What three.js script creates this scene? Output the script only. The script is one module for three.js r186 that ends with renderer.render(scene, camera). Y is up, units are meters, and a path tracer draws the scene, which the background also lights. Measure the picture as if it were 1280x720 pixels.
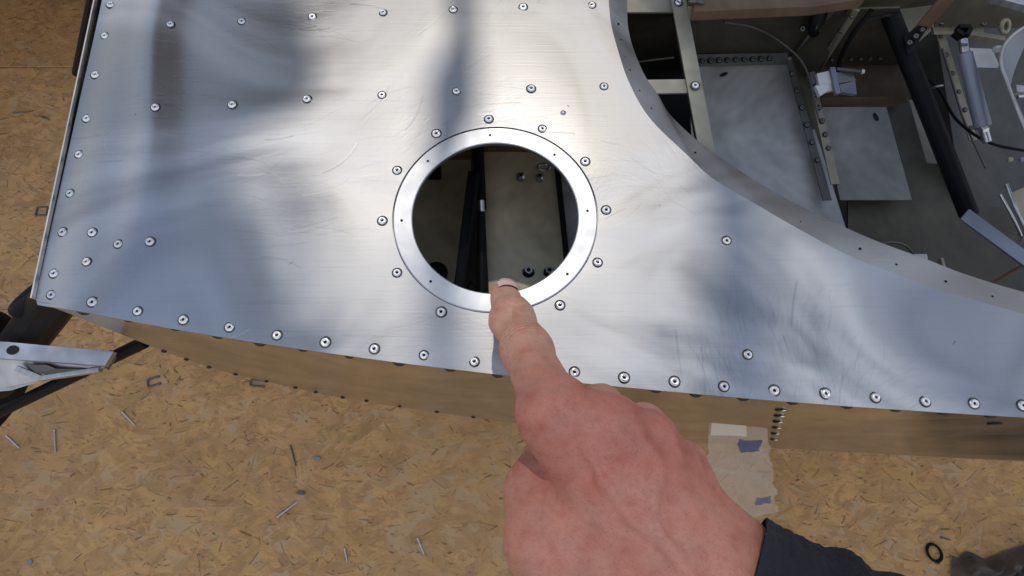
import * as THREE from 'three';
import { mergeGeometries, mergeVertices, toCreasedNormals } from 'three/addons/utils/BufferGeometryUtils.js';
import { TessellateModifier } from 'three/addons/modifiers/TessellateModifier.js';
import { RoundedBoxGeometry } from 'three/addons/geometries/RoundedBoxGeometry.js';
import { ImprovedNoise } from 'three/addons/math/ImprovedNoise.js';

// ------------------------------------------------------------------ camera, sky, sun, exposure
const V = (x, y, z) => new THREE.Vector3(x, y, z);
const R = THREE.MathUtils.degToRad, lerp = THREE.MathUtils.lerp, sstep = THREE.MathUtils.smoothstep, clamp = THREE.MathUtils.clamp;
const scene = new THREE.Scene();
const TILT = R(19.5), CAM = V(0, 0.905, 0), F = 360 / Math.tan(R(25));
const camera = new THREE.PerspectiveCamera(50, 1280 / 720, 0.01, 200);
camera.position.copy(CAM);
camera.lookAt(0, CAM.y - Math.cos(TILT), -Math.sin(TILT));
const renderer = new THREE.WebGLRenderer({ antialias: true });
renderer.toneMapping = THREE.LinearToneMapping;
renderer.toneMappingExposure = 1.36;
renderer.shadowMap.enabled = true;

const EL = R(62), AZ = R(3);
const SUN = V(-Math.sin(AZ) * Math.cos(EL), Math.sin(EL), -Math.cos(AZ) * Math.cos(EL));
{ // one smooth sky: pale horizon, blue overhead
  const w = 256, h = 128, d = new Float32Array(w * h * 4), dir = V(0, 0, 0);
  for (let j = 0; j < h; j++) for (let i = 0; i < w; i++) {
    const e = (j + 0.5) / h * Math.PI - Math.PI / 2, a = (i + 0.5) / w * 2 * Math.PI;
    dir.set(Math.cos(e) * Math.cos(a), Math.sin(e), Math.cos(e) * Math.sin(a));
    const up = Math.max(0, Math.sin(e)), t = Math.pow(up, 0.6), k = (j * w + i) * 4;
    const near = Math.exp(-Math.pow(Math.acos(clamp(dir.dot(SUN), -1, 1)) / R(25), 2));
    const hor = [0.98, 0.90, 0.78], gnd = [0.26, 0.22, 0.17], zen = [lerp(0.25, 0.62, near), lerp(0.37, 0.64, near), lerp(0.60, 0.68, near)];
    const m = THREE.MathUtils.smoothstep(e, -0.06, 0.03);
    for (let c = 0; c < 3; c++) d[k + c] = THREE.MathUtils.lerp(gnd[c], lerp(hor[c], zen[c], t), m);
    d[k + 3] = 1;
  }
  const sky = new THREE.DataTexture(d, w, h, THREE.RGBAFormat, THREE.FloatType);
  sky.mapping = THREE.EquirectangularReflectionMapping; sky.magFilter = THREE.LinearFilter; sky.needsUpdate = true;
  scene.background = sky; scene.environment = sky; scene.backgroundIntensity = 1.0; scene.environmentIntensity = 1.0;
}
const sun = new THREE.DirectionalLight(new THREE.Color(1, 0.92, 0.80), 0.88);
sun.target.position.set(0, 0.5, -0.2); sun.position.copy(SUN).multiplyScalar(6).add(sun.target.position);
sun.castShadow = true; sun.shadow.radius = 1.7; sun.shadow.mapSize.set(2048, 2048);
Object.assign(sun.shadow.camera, { left: -1.5, right: 1.5, top: 1.5, bottom: -1.5, near: 0.5, far: 14 });
sun.name = 'sun'; scene.add(sun, sun.target);

// ------------------------------------------------------------------ helpers
function mulberry(a) { return () => { a |= 0; a = a + 0x6D2B79F5 | 0; let t = Math.imul(a ^ a >>> 15, 1 | a); t = t + Math.imul(t ^ t >>> 7, 61 | t) ^ t; return ((t ^ t >>> 14) >>> 0) / 4294967296; }; }
const noise = new ImprovedNoise();
// where the line of sight through a point of the photograph meets the level y
function P(u, v, y) {
  const a = (u - 640) / F, b = (360 - v) / F;
  const d = V(a, b * Math.sin(TILT) - Math.cos(TILT), -b * Math.cos(TILT) - Math.sin(TILT));
  return d.multiplyScalar((y - CAM.y) / d.y).add(CAM);
}
const used = {};
function numbered(n) { const k = used[n] = (used[n] ?? -1) + 1; return k ? n + '_' + String(k).padStart(3, '0') : n; }
function mesh(name, geo, mat, parent) {
  const m = new THREE.Mesh(geo, mat);
  m.name = parent ? name : numbered(name); m.castShadow = m.receiveShadow = true;
  (parent ?? scene).add(m); return m;
}
function thing(name, label, category, pos, group) {
  const o = new THREE.Group(); o.name = numbered(name); if (pos) o.position.copy(pos); scene.add(o);
  o.userData = { label, category }; if (group) o.userData.group = group; return o;
}
function tag(o, label, category, group) { o.userData = { label, category }; if (group) o.userData.group = group; return o; }
function std(o) { return new THREE.MeshStandardMaterial(o); }
const lin = (r, g, b) => new THREE.Color().setRGB(r, g, b);
function canvasTex(w, h, draw, srgb) {
  const c = document.createElement('canvas'); c.width = w; c.height = h; draw(c.getContext('2d'), w, h);
  const t = new THREE.CanvasTexture(c); t.wrapS = t.wrapT = THREE.RepeatWrapping; if (srgb) t.colorSpace = THREE.SRGBColorSpace; t.anisotropy = 8; return t;
}
function gridGeo(nu, nv, f, uvf) { // (nu+1) x (nv+1) points
  const pos = [], uv = [], idx = [];
  for (let j = 0; j <= nv; j++) for (let i = 0; i <= nu; i++) { const p = f(i / nu, j / nv); pos.push(p.x, p.y, p.z); const q = uvf ? uvf(p, i / nu, j / nv) : [p.x, p.z]; uv.push(q[0], q[1]); }
  for (let j = 0; j < nv; j++) for (let i = 0; i < nu; i++) { const a = j * (nu + 1) + i, b = a + 1, c = a + nu + 1, d = c + 1; idx.push(a, c, b, b, c, d); }
  const g = new THREE.BufferGeometry();
  g.setAttribute('position', new THREE.Float32BufferAttribute(pos, 3)); g.setAttribute('uv', new THREE.Float32BufferAttribute(uv, 2)); g.setIndex(idx); g.computeVertexNormals(); return g;
}
// a sheet through given corners, with real thickness on the side away from the viewer
function plate(pts, th = 0.0012) {
  const c = pts.reduce((s, p) => s.add(p), V(0, 0, 0)).multiplyScalar(1 / pts.length);
  const n = V(0, 0, 0); for (let i = 1; i < pts.length - 1; i++) n.add(pts[i].clone().sub(pts[0]).cross(pts[i + 1].clone().sub(pts[0])));
  n.normalize(); if (n.dot(CAM.clone().sub(c)) < 0) { n.negate(); pts = pts.slice().reverse(); }
  const ex = pts[1].clone().sub(pts[0]).normalize(), ey = n.clone().cross(ex).normalize();
  const pos = [], uv = [], k = pts.length;
  const tri = (a, b, d) => { for (const p of [a, b, d]) { pos.push(p.x, p.y, p.z); const q = p.clone().sub(c); uv.push(q.dot(ex), q.dot(ey)); } };
  const low = pts.map((p) => p.clone().addScaledVector(n, -th));
  const flat = THREE.ShapeUtils.triangulateShape(pts.map((p) => { const q = p.clone().sub(c); return new THREE.Vector2(q.dot(ex), q.dot(ey)); }), []);
  for (const [a, b, d] of flat) { tri(pts[a], pts[b], pts[d]); tri(low[a], low[d], low[b]); }
  for (let i = 0; i < k; i++) { const j = (i + 1) % k; tri(pts[i], low[i], low[j]); tri(pts[i], low[j], pts[j]); }
  const g = new THREE.BufferGeometry(); g.setAttribute('position', new THREE.Float32BufferAttribute(pos, 3)); g.setAttribute('uv', new THREE.Float32BufferAttribute(uv, 2)); g.computeVertexNormals(); return g;
}
const pl = (list, th) => plate(list.map((q) => P(...q)), th);
function rod(a, b, r0, r1 = r0, seg = 20) {
  const d = b.clone().sub(a), L = d.length(), e = Math.min(r0, r1) * 0.18;
  const g = new THREE.LatheGeometry([[0.0001, 0], [r0 - e, 0], [r0, e], [r1, L - e], [r1 - e, L], [0.0001, L]].map((q) => new THREE.Vector2(...q)), seg);
  g.applyQuaternion(new THREE.Quaternion().setFromUnitVectors(V(0, 1, 0), d.normalize())); g.translate(a.x, a.y, a.z);
  return toCreasedNormals(g.toNonIndexed(), 0.6);
}
function tube(pts, r, n = 40, rs = 10) { return new THREE.TubeGeometry(new THREE.CatmullRomCurve3(pts), n, r, rs); }
function beam(a, b, w, h, up = V(0, 1, 0)) { // bar between two points with rounded edges
  const d = b.clone().sub(a), L = d.length(); d.normalize();
  const s = up.clone().cross(d).normalize(), t = d.clone().cross(s).normalize();
  const g = new RoundedBoxGeometry(w, h, L, 2, Math.min(w, h) * 0.15);
  g.applyMatrix4(new THREE.Matrix4().makeBasis(s, t, d)); const m = a.clone().add(b).multiplyScalar(0.5); g.translate(m.x, m.y, m.z); return g;
}

// ------------------------------------------------------------------ procedural surfaces
const SK = 0.6; // level of the fuselage skin
// oriented strand board, in metres: 1.7 x 1.7 m per sheet of texture
const OSB = 1.7;
function drawOSB(seed, mode) {
  return (g, w) => {
    const r = mulberry(seed), s = w / OSB;
    const shade = (k, a) => mode === 'bump' ? `rgba(${k * 255 | 0},${k * 255 | 0},${k * 255 | 0},${a})` : null;
    g.fillStyle = mode === 'bump' ? '#808080' : '#b89870'; g.fillRect(0, 0, w, w);
    const strand = (n, L0, L1, W0, W1, alpha) => {
      for (let i = 0; i < n; i++) {
        const x = r() * w, y = r() * w, L = lerp(L0, L1, r() * r()) * s, W = lerp(W0, W1, r()) * s;
        const a = (r() + r() + r() - 1.5) * 1.15 + (r() < 0.16 ? r() * 3 : 0);
        const t = r(), q = r(), p1 = r(), p2 = r(), p3 = r(), p4 = r();
        const l = lerp(0.82, 1.09, t), col = [188 * l + q * 7, 146 * l + (q - 0.4) * 6, 97 * l - q * 8];
        for (const [ox, oy] of [[0, 0], [x > w * 0.9 ? -w : x < w * 0.1 ? w : 0, 0], [0, y > w * 0.9 ? -w : y < w * 0.1 ? w : 0]]) {
          if (ox === 0 && oy === 0 || ox || oy) {
            g.save(); g.translate(x + ox, y + oy); g.rotate(a);
            g.beginPath(); g.moveTo(-L / 2, -W * (0.1 + 0.35 * p1)); g.quadraticCurveTo(0, -W * (0.35 + 0.4 * p2), L / 2, -W * (0.1 + 0.3 * p3)); g.lineTo(L / 2 * (0.8 + 0.2 * p4), W * 0.4 * p1); g.quadraticCurveTo(0, W * (0.3 + 0.4 * p3), -L / 2 * (0.85 + 0.15 * p2), W * 0.45 * p4); g.closePath();
            if (mode === 'bump') { g.fillStyle = shade(0.35 + 0.4 * t, alpha); g.fill(); }
            else {
              g.fillStyle = `rgba(${col.map((c) => clamp(c, 0, 255) | 0).join(',')},${alpha})`; g.fill();
              for (let k = 0; k < 3; k++) { g.strokeStyle = `rgba(${k % 2 ? '96,70,38' : '206,176,128'},${0.05 + 0.08 * q})`; g.lineWidth = 0.8; g.beginPath(); const yy = (k - 1) * W * 0.22; g.moveTo(-L * 0.42, yy); g.lineTo(L * 0.42, yy + W * 0.06); g.stroke(); }
              if (p2 > 0.62) { g.strokeStyle = `rgba(70,46,22,${0.14 + 0.38 * p3 * p3})`; g.lineWidth = 0.7 + 1.1 * p1; g.beginPath(); g.moveTo(-L * 0.4 * p4, W * 0.4); g.quadraticCurveTo(0, W * 0.52, L * 0.4 * p3, W * 0.36); g.stroke(); }
            }
            g.restore();
          }
          if (!ox && !oy) continue;
        }
      }
    };
    strand(9000, 0.03, 0.09, 0.012, 0.032, 0.42);
    strand(22000, 0.012, 0.05, 0.004, 0.014, 0.34);
    strand(30000, 0.005, 0.022, 0.0016, 0.0045, 0.34);
    for (let i = 0; i < 2300; i++) { // dark gaps and flecks between the strands
      const x = r() * w, y = r() * w, a = (r() + r() - 1) * 1.3, L = (0.002 + 0.011 * r() * r()) * s, k = r();
      g.save(); g.translate(x, y); g.rotate(a); g.fillStyle = mode === 'bump' ? `rgba(0,0,0,${0.3 + 0.5 * k})` : `rgba(${52 + 30 * k | 0},${34 + 20 * k | 0},16,${0.14 + 0.45 * k * k})`;
      g.beginPath(); g.ellipse(0, 0, L, 0.5 + 0.00085 * s * k, 0, 0, 7); g.fill(); g.restore();
    }
    if (mode !== 'bump') for (let i = 0; i < 160; i++) { // broad tone and trodden dirt
      const x = r() * w, y = r() * w, q = (0.03 + 0.12 * r()) * s, gr = g.createRadialGradient(x, y, 0, x, y, q), dk = r() < 0.5;
      gr.addColorStop(0, dk ? 'rgba(92,66,38,0.13)' : 'rgba(205,170,115,0.12)'); gr.addColorStop(1, 'rgba(120,90,50,0)'); g.fillStyle = gr; g.fillRect(x - q, y - q, 2 * q, 2 * q);
    }
  };
}
const osbMap = canvasTex(2048, 2048, drawOSB(5, 'color'), true), osbBump = canvasTex(2048, 2048, drawOSB(5, 'bump'));
for (const t of [osbMap, osbBump]) t.repeat.set(1 / OSB, 1 / OSB);
// brushed and hand polished aluminium sheet; the texture covers 0.68 m
const ALU = 0.68;
function drawAlu(mode) {
  return (g, w) => {
    const r = mulberry(77), s = w / ALU, base = mode === 'rough' ? 158 : mode === 'color' ? 222 : 128;
    g.fillStyle = `rgb(${base},${base},${base})`; g.fillRect(0, 0, w, w);
    const U = (x, z) => [(x + 0.34) * s, w - (-z + 0.14) * s]; // world x, z -> canvas
    for (let i = 0; i < 260; i++) { // cloudy polish
      const x = r() * w, y = r() * w, q = (0.012 + 0.05 * r()) * s, gr = g.createRadialGradient(x, y, 0, x, y, q), b = r() < 0.5 ? 0 : 255, a = mode === 'bump' ? 0.0 : mode === 'color' ? 0.07 : 0.22;
      gr.addColorStop(0, `rgba(${b},${b},${b},${a * r()})`); gr.addColorStop(1, `rgba(${b},${b},${b},0)`); g.fillStyle = gr; g.save(); g.translate(0, y * 0.5); g.scale(1, 0.5); g.fillRect(x - q, y - q, 2 * q, 2 * q); g.restore();
    }
    for (let i = 0; i < 15000; i++) { // the rolling direction of the sheet
      const x = r() * w, y = r() * w, L = (0.01 + 0.09 * r() * r()) * s, b = r() < 0.5 ? 0 : 255, a = (mode === 'bump' ? 0.05 : mode === 'color' ? 0.025 : 0.05) * r();
      g.strokeStyle = `rgba(${b},${b},${b},${a})`; g.lineWidth = 0.6 + 1.2 * r(); g.beginPath(); g.moveTo(x, y); g.lineTo(x + L, y + (r() - 0.5) * 5); g.stroke();
    }
    // uneven hand polish: warped cloudy haze, streaked along the sheet at the left and swirling at the right
    const n = 384, cc = document.createElement('canvas'); cc.width = cc.height = n; const cg = cc.getContext('2d'), im = cg.createImageData(n, n);
    const fbm = (x, y, q) => noise.noise(x, y, q) + 0.55 * noise.noise(x * 2.1, y * 2.1, q + 3) + 0.3 * noise.noise(x * 4.3, y * 4.3, q + 7);
    for (let j = 0; j < n; j++) for (let i = 0; i < n; i++) {
      const x = i / n * ALU - 0.34, z = j / n * ALU - ALU + 0.14, right = sstep(x, -0.16, 0.06);
      const wx = x * 16 + 1.2 * noise.noise(x * 9, z * 9, 2), wz = z * 16 + 1.2 * noise.noise(x * 9 + 7, z * 9, 5);
      const a = fbm(wx * 0.35, wz * 1.5, 1), b = fbm(wx * 1.0 + wz * 0.5, wz * 1.9 - wx * 0.7, 4), v = clamp(0.5 + 0.62 * lerp(a * 0.8, b, right), 0, 1);
      const k = (j * n + i) * 4; im.data[k] = im.data[k + 1] = im.data[k + 2] = v * 255; im.data[k + 3] = 255;
    }
    cg.putImageData(im, 0, 0);
    if (mode !== 'bump') { g.globalAlpha = mode === 'color' ? 0.26 : 0.30; g.drawImage(cc, 0, 0, w, w); g.globalAlpha = 1; }
    if (mode === 'rough') { const [xa] = U(-0.24, 0), [xb] = U(-0.06, 0), gr = g.createLinearGradient(xa, 0, xb, 0); gr.addColorStop(0, 'rgba(0,0,0,0.42)'); gr.addColorStop(0.5, 'rgba(0,0,0,0.25)'); gr.addColorStop(1, 'rgba(0,0,0,0)'); g.fillStyle = gr; g.fillRect(0, 0, xb, w); } // the nose end kept more of its mill finish
    for (let i = 0; i < 30000; i++) { // fine polishing strokes that follow a turning direction
      const x0 = (r() - 0.5) * 0.68, z0 = 0.14 - 0.5 * r(), mask = noise.noise(x0 * 11 + 4, z0 * 13, 9) + 0.35 * noise.noise(x0 * 40, z0 * 40, 3), right = sstep(x0, -0.2, 0.0);
      const keep = r(); if (mask * (0.35 + right) < keep * 0.55 - 0.05) continue;
      let [x, y] = U(x0, z0); const steps = 4 + 9 * r() | 0, b = r() < 0.5 ? 0 : 255, a = (mode === 'bump' ? 0.075 : mode === 'color' ? 0.07 : 0.17) * (0.25 + 0.75 * r()), bend = (r() - 0.5) * 0.16;
      let ang = lerp(0, 2.6 * noise.noise(x0 * 8, z0 * 8, 6) - 0.5, right) + (r() - 0.5) * 0.35;
      g.strokeStyle = `rgba(${b},${b},${b},${a})`; g.lineWidth = 0.5 + 0.9 * r() * r() + (r() < 0.05 ? 2.5 : 0); g.beginPath(); g.moveTo(x, y);
      for (let k = 0; k < steps; k++) { ang += bend; x += Math.cos(ang) * 7; y += Math.sin(ang) * 7; g.lineTo(x, y); } g.stroke();
    }
    if (mode !== 'bump') for (let i = 0; i < 30; i++) { const x = r() * w, y = r() * w; g.fillStyle = mode === 'color' ? 'rgba(70,70,76,0.35)' : 'rgba(230,230,230,0.5)'; g.beginPath(); g.ellipse(x, y, 1 + 4 * r(), 1, r() * 3, 0, 7); g.fill(); }
  };
}
const aluMap = canvasTex(2048, 2048, drawAlu('color'), true), aluRough = canvasTex(2048, 2048, drawAlu('rough')), aluBump = canvasTex(2048, 2048, drawAlu('bump'));
const aluUV = (p) => [(p.x + 0.34) / ALU, (-p.z + 0.14) / ALU];
// small general-purpose grime in metres (0.25 m)
const grime = (seed, lo, hi) => {
  const n = 256, d = new Uint8Array(n * n * 4), q = [3.1, 7.7, 15.3, 40];
  for (let j = 0; j < n; j++) for (let i = 0; i < n; i++) {
    let s = 0; q.forEach((f, k) => { const a = i / n * Math.PI * 2, b = j / n * Math.PI * 2, rr = f / 6.28; s += noise.noise(Math.cos(a) * rr + seed + k * 9, Math.sin(a) * rr + Math.cos(b) * rr * 0.9, Math.sin(b) * rr + k * 3.3) / (k + 1.4); });
    const v = clamp(lerp(lo, hi, clamp(0.5 + s * 0.62, 0, 1)), 0, 255), k = (j * n + i) * 4; d[k] = d[k + 1] = d[k + 2] = v; d[k + 3] = 255;
  }
  const t = new THREE.DataTexture(d, n, n); t.wrapS = t.wrapT = THREE.RepeatWrapping; t.magFilter = THREE.LinearFilter; t.repeat.set(4, 4); t.needsUpdate = true; return t;
};
const gA = grime(2, 150, 255), gB = grime(11, 90, 235);
const sRGB = (t) => { const c = t.clone(); c.colorSpace = THREE.SRGBColorSpace; c.needsUpdate = true; return c; };
const gC = sRGB(gA);
const M = {
  osb: std({ map: osbMap, bumpMap: osbBump, bumpScale: 0.0016, roughness: 0.82 }),
  skin: new THREE.MeshPhysicalMaterial({ color: lin(0.68, 0.68, 0.69), map: aluMap, metalness: 1, roughness: 0.8, roughnessMap: aluRough, bumpMap: aluBump, bumpScale: 0.00034 }),
  side: std({ color: lin(0.78, 0.765, 0.74), map: gC, metalness: 1, roughness: 0.34, roughnessMap: gB }),
  ring: std({ color: lin(0.62, 0.63, 0.65), map: aluMap, metalness: 1, roughness: 0.58, roughnessMap: aluRough, bumpMap: aluBump, bumpScale: 0.00006 }),
  hoop: std({ color: lin(0.46, 0.47, 0.495), metalness: 1, roughness: 0.55, roughnessMap: gA }),
  rivet: std({ color: lin(0.82, 0.82, 0.83), metalness: 1, roughness: 0.34, vertexColors: true }),
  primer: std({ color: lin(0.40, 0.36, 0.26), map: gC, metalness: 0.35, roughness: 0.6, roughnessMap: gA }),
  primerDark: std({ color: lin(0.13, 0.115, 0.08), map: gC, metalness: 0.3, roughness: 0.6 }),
  grey: std({ color: lin(0.60, 0.59, 0.56), map: gC, metalness: 0.1, roughness: 0.5, roughnessMap: gA }),
  greyMid: std({ color: lin(0.34, 0.335, 0.31), map: gC, metalness: 0.1, roughness: 0.5 }),
  frame: std({ color: lin(0.36, 0.37, 0.39), map: gC, roughness: 0.7 }),
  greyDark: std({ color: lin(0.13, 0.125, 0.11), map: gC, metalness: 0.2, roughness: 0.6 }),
  cream: std({ color: lin(0.46, 0.43, 0.33), map: gC, roughness: 0.55 }),
  wood: std({ color: lin(0.20, 0.125, 0.075), map: gC, roughness: 0.75 }),
  woodDark: std({ color: lin(0.13, 0.085, 0.05), map: gC, roughness: 0.8 }),
  black: new THREE.MeshPhysicalMaterial({ color: lin(0.008, 0.008, 0.009), roughness: 0.6, roughnessMap: gA, specularIntensity: 0.2 }),
  rubber: new THREE.MeshPhysicalMaterial({ color: lin(0.011, 0.011, 0.012), roughness: 0.75, specularIntensity: 0.2 }),
  machined: std({ color: lin(0.62, 0.63, 0.66), map: gC, metalness: 0.85, roughness: 0.48, roughnessMap: gA }),
  steel: std({ color: lin(0.55, 0.55, 0.56), metalness: 1, roughness: 0.32 }),
  dull: std({ color: lin(0.12, 0.115, 0.11), metalness: 0.6, roughness: 0.5 }),
  hole: std({ color: lin(0.006, 0.006, 0.006), roughness: 0.9 }),  // near-black; in holes it stands for the shade inside
  rivetB: std({ color: lin(0.70, 0.71, 0.73), metalness: 1, roughness: 0.46, vertexColors: true }),
  rivetC: std({ color: lin(0.86, 0.85, 0.83), metalness: 1, roughness: 0.26, vertexColors: true }),
  rivetDull: std({ color: lin(0.16, 0.16, 0.15), metalness: 0.8, roughness: 0.5, vertexColors: true }),
  rivetDark: std({ color: lin(0.05, 0.045, 0.04), metalness: 0.5, roughness: 0.6, vertexColors: true }),
  plate: std({ color: lin(0.78, 0.65, 0.43), map: gC, metalness: 0.2, roughness: 0.5, roughnessMap: gA }),
  white: std({ color: lin(0.62, 0.62, 0.62), roughness: 0.5 }),
  blueGrey: std({ color: lin(0.2, 0.22, 0.27), metalness: 0.3, roughness: 0.45 }),
  plaster: std({ color: lin(0.76, 0.75, 0.73), map: gC, roughness: 0.9 }),
  timber: std({ color: lin(0.36, 0.25, 0.15), map: gC, roughness: 0.8 }),
};

// ------------------------------------------------------------------ the setting
{
  const floor = new THREE.Group(); floor.name = 'floor'; floor.userData = { kind: 'structure' }; scene.add(floor);
  const seamZ = P(40, 84, 0).z; // two boards meet in a fine joint
  const board = (x0, x1, z0, z1, shift) => { const g = new RoundedBoxGeometry(x1 - x0, 0.02, z1 - z0, 2, 0.0016); g.translate((x0 + x1) / 2, -0.01, (z0 + z1) / 2); const p = g.attributes.position, uv = g.attributes.uv; for (let i = 0; i < p.count; i++) uv.setXY(i, p.getX(i) + shift, -p.getZ(i) + shift * 0.37); return g; };
  mesh('board', board(-2.6, 2.6, seamZ + 0.0008, 2.4, 0), M.osb, floor);
  mesh('board', board(-2.6, 2.6, seamZ - 1.6, seamZ - 0.0008, 0.63), M.osb, floor);
}
{ // unseen wall out of view, its bars placed to cast the bands on the metal
  const wall = new THREE.Group(); wall.name = 'unseen_shade_wall'; wall.userData = { kind: 'structure' }; scene.add(wall);
  const zW = -1.0, H = 0.5, bx = (x0, x1, y0, y1, d, m, n) => { const g = new RoundedBoxGeometry(x1 - x0, y1 - y0, d, 2, 0.003); g.translate((x0 + x1) / 2, (y0 + y1) / 2, zW - d / 2); mesh(n, g, m, wall); };
  bx(-2.6, 2.6, 0.003, H, 0.1, M.plaster, 'unseen_wall_panel');
  const at = (u, v) => { const p = P(u, v, SK), t = (zW - p.z) / SUN.z; return [p.x + t * SUN.x, p.y + t * SUN.y]; };
  { const g = new RoundedBoxGeometry(0.72, 0.012, 1.06, 2, 0.003); g.translate(-0.305 - 0.36, 2.2, -1.06 - 0.53); mesh('unseen_shade_panel', g, M.plaster, wall); }  // unseen panel overhead, placed to keep the sun off the left floor
  const top = 3.0;
  // a bar whose shadow has the given left and right edges at two levels of the photograph, from one level to another
  const bar = ([l0, r0, v0], [l1, r1, v1], from, to, cut = 0) => {
    const side = (a, b) => { const p = at(a, v0), q = at(b, v1); return (y) => p[0] + (y - p[1]) / (q[1] - p[1]) * (q[0] - p[0]); };
    const L = side(l0, l1), Rr = side(r0, r1), y0 = from === undefined ? H : at((l0 + r0) / 2, from)[1], y1 = to === undefined ? top : at((l0 + r0) / 2, to)[1];
    const sh = new THREE.Shape([[L(y0), y0], [Rr(y0), y0 + (from === undefined ? 0 : cut)], [Rr(y1), y1 - (to === undefined ? 0 : cut)], [L(y1), y1]].map((q) => new THREE.Vector2(...q)));
    const g = new THREE.ExtrudeGeometry(sh, { depth: 0.018, bevelEnabled: true, bevelSize: 0.0012, bevelThickness: 0.0012, bevelSegments: 2 }); g.translate(0, 0, zW - 0.02);
    mesh('unseen_shade_bar', g, M.frame, wall);
  };
  bar([20, 236, 0], [20, 299, 400]);
  bar([232, 336, 0], [254, 372, 140], undefined, 190, 0.07);
  bar([561, 586, 0], [570, 596, 140], undefined, 205, 0.06);
  bar([534, 572, 150], [530, 576, 420], 135, undefined, -0.08);
  bar([887, 930, 225], [894, 946, 350]);
  bar([905, 1500, 100], [1130, 1500, 450]);  // wide unseen panel, placed to darken the cockpit
  bx(-2.6, 2.6, top, top + 0.07, 0.06, M.frame, 'unseen_bar_lintel');
}

{ // unseen bench and board, out of view, placed to keep the sun off the floor
  const t = thing('unseen_shade_bench', 'unseen low bench with upright board placed to shade the floor', 'unseen_shade_bench', V(-0.4, 0, -0.9));
  const bx = (n, x0, x1, y0, y1, z0, z1, m) => { const g = new RoundedBoxGeometry(x1 - x0, y1 - y0, z1 - z0, 2, 0.004); g.translate((x0 + x1) / 2 + 0.4, (y0 + y1) / 2, (z0 + z1) / 2 + 0.9); mesh(n, g, m, t); };
  bx('unseen_bench_top', -2.3, 1.6, 0.31, 0.338, -0.98, -0.685, M.timber);
  bx('unseen_shade_board', -0.298, 1.6, 0.34, 0.885, -0.72, -0.70, M.plaster);
  for (const x of [-2.1, 1.4]) bx('unseen_bench_leg', x, x + 0.07, 0.002, 0.308, -0.975, -0.91, M.timber);
}

// ------------------------------------------------------------------ the fuselage
const plane = thing('aircraft_fuselage', 'bare riveted aluminium fuselage nose with round access hole and open cockpit', 'aircraft fuselage');
const crv = (list, y, n) => new THREE.CatmullRomCurve3(list.map(([u, v]) => P(u, v, y)), false, 'centripetal').getPoints(n);
const leftEdge = [[137, -80], [120, 9], [71, 225], [39, 370]];
const lowEdge = [[41, 378.5], [100, 389.5], [200, 408], [300, 425], [400, 440], [520, 456], [640, 470], [770, 483], [900, 495], [1090, 510], [1280, 522], [1345, 526], [1560, 541], [1800, 556], [2700, 612]];  // points past the right edge run out of view to shade the floor
const foldEdge = [[2700, 580], [1800, 510], [1560, 468], [1345, 414], [1280, 393], [1235, 380], [1160, 358], [1119, 342], [1062, 320], [1010, 293], [950, 259], [889, 222], [860, 195], [811, 146], [786, 102], [772, 61], [764, 30], [761, 0], [760, -80]];
const innerEdge = [[2700, 556], [1800, 486], [1560, 444], [1345, 388], [1280, 369], [1235, 356], [1190, 341], [1152, 326], [1092, 304], [1040, 281], [965, 243], [891, 195], [871, 180], [836, 147], [821, 122], [807, 102], [792, 69], [784.5, 41], [783, 15], [783, 0], [783, -80]];
const ringC = V((P(491, 275, SK).x + P(747, 275, SK).x) / 2, SK, (P(619, 159, SK).z + P(619, 391, SK).z) / 2);
const ringR = ((P(747, 275, SK).x - P(491, 275, SK).x) + (P(619, 391, SK).z - P(619, 159, SK).z)) / 4;
const ringIn = (P(723, 275, SK).x - P(515, 275, SK).x) / 2;
const leftX = (z) => { const a = P(120, 9, SK), b = P(39, 370, SK); return a.x + (z - a.z) / (b.z - a.z) * (b.x - a.x); };
const lift = (x, z) => { // how the thin sheet rises and sags between its rivets
  const far = sstep(Math.hypot(x - ringC.x, z - ringC.z), ringR, ringR + 0.05);
  const d = x - leftX(z);
  let y = 0.0007 * noise.noise(x * 14 + 3, z * 7, 1.5) + 0.00022 * noise.noise(x * 30, z * 22 + 4, 8.5);
  y += -0.0036 * Math.pow(1 - sstep(d, 0, 0.034), 2) + 0.0030 * Math.exp(-(((d - 0.045 - 0.006 * Math.sin(z * 28)) / 0.012) ** 2)) * sstep(-z, 0.06, 0.2);
  y -= 0.0010 * Math.exp(-(((d - 0.07) / 0.02) ** 2)) * 0.4;
  return y * (0.15 + 0.85 * far);
};
let skin;
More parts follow.
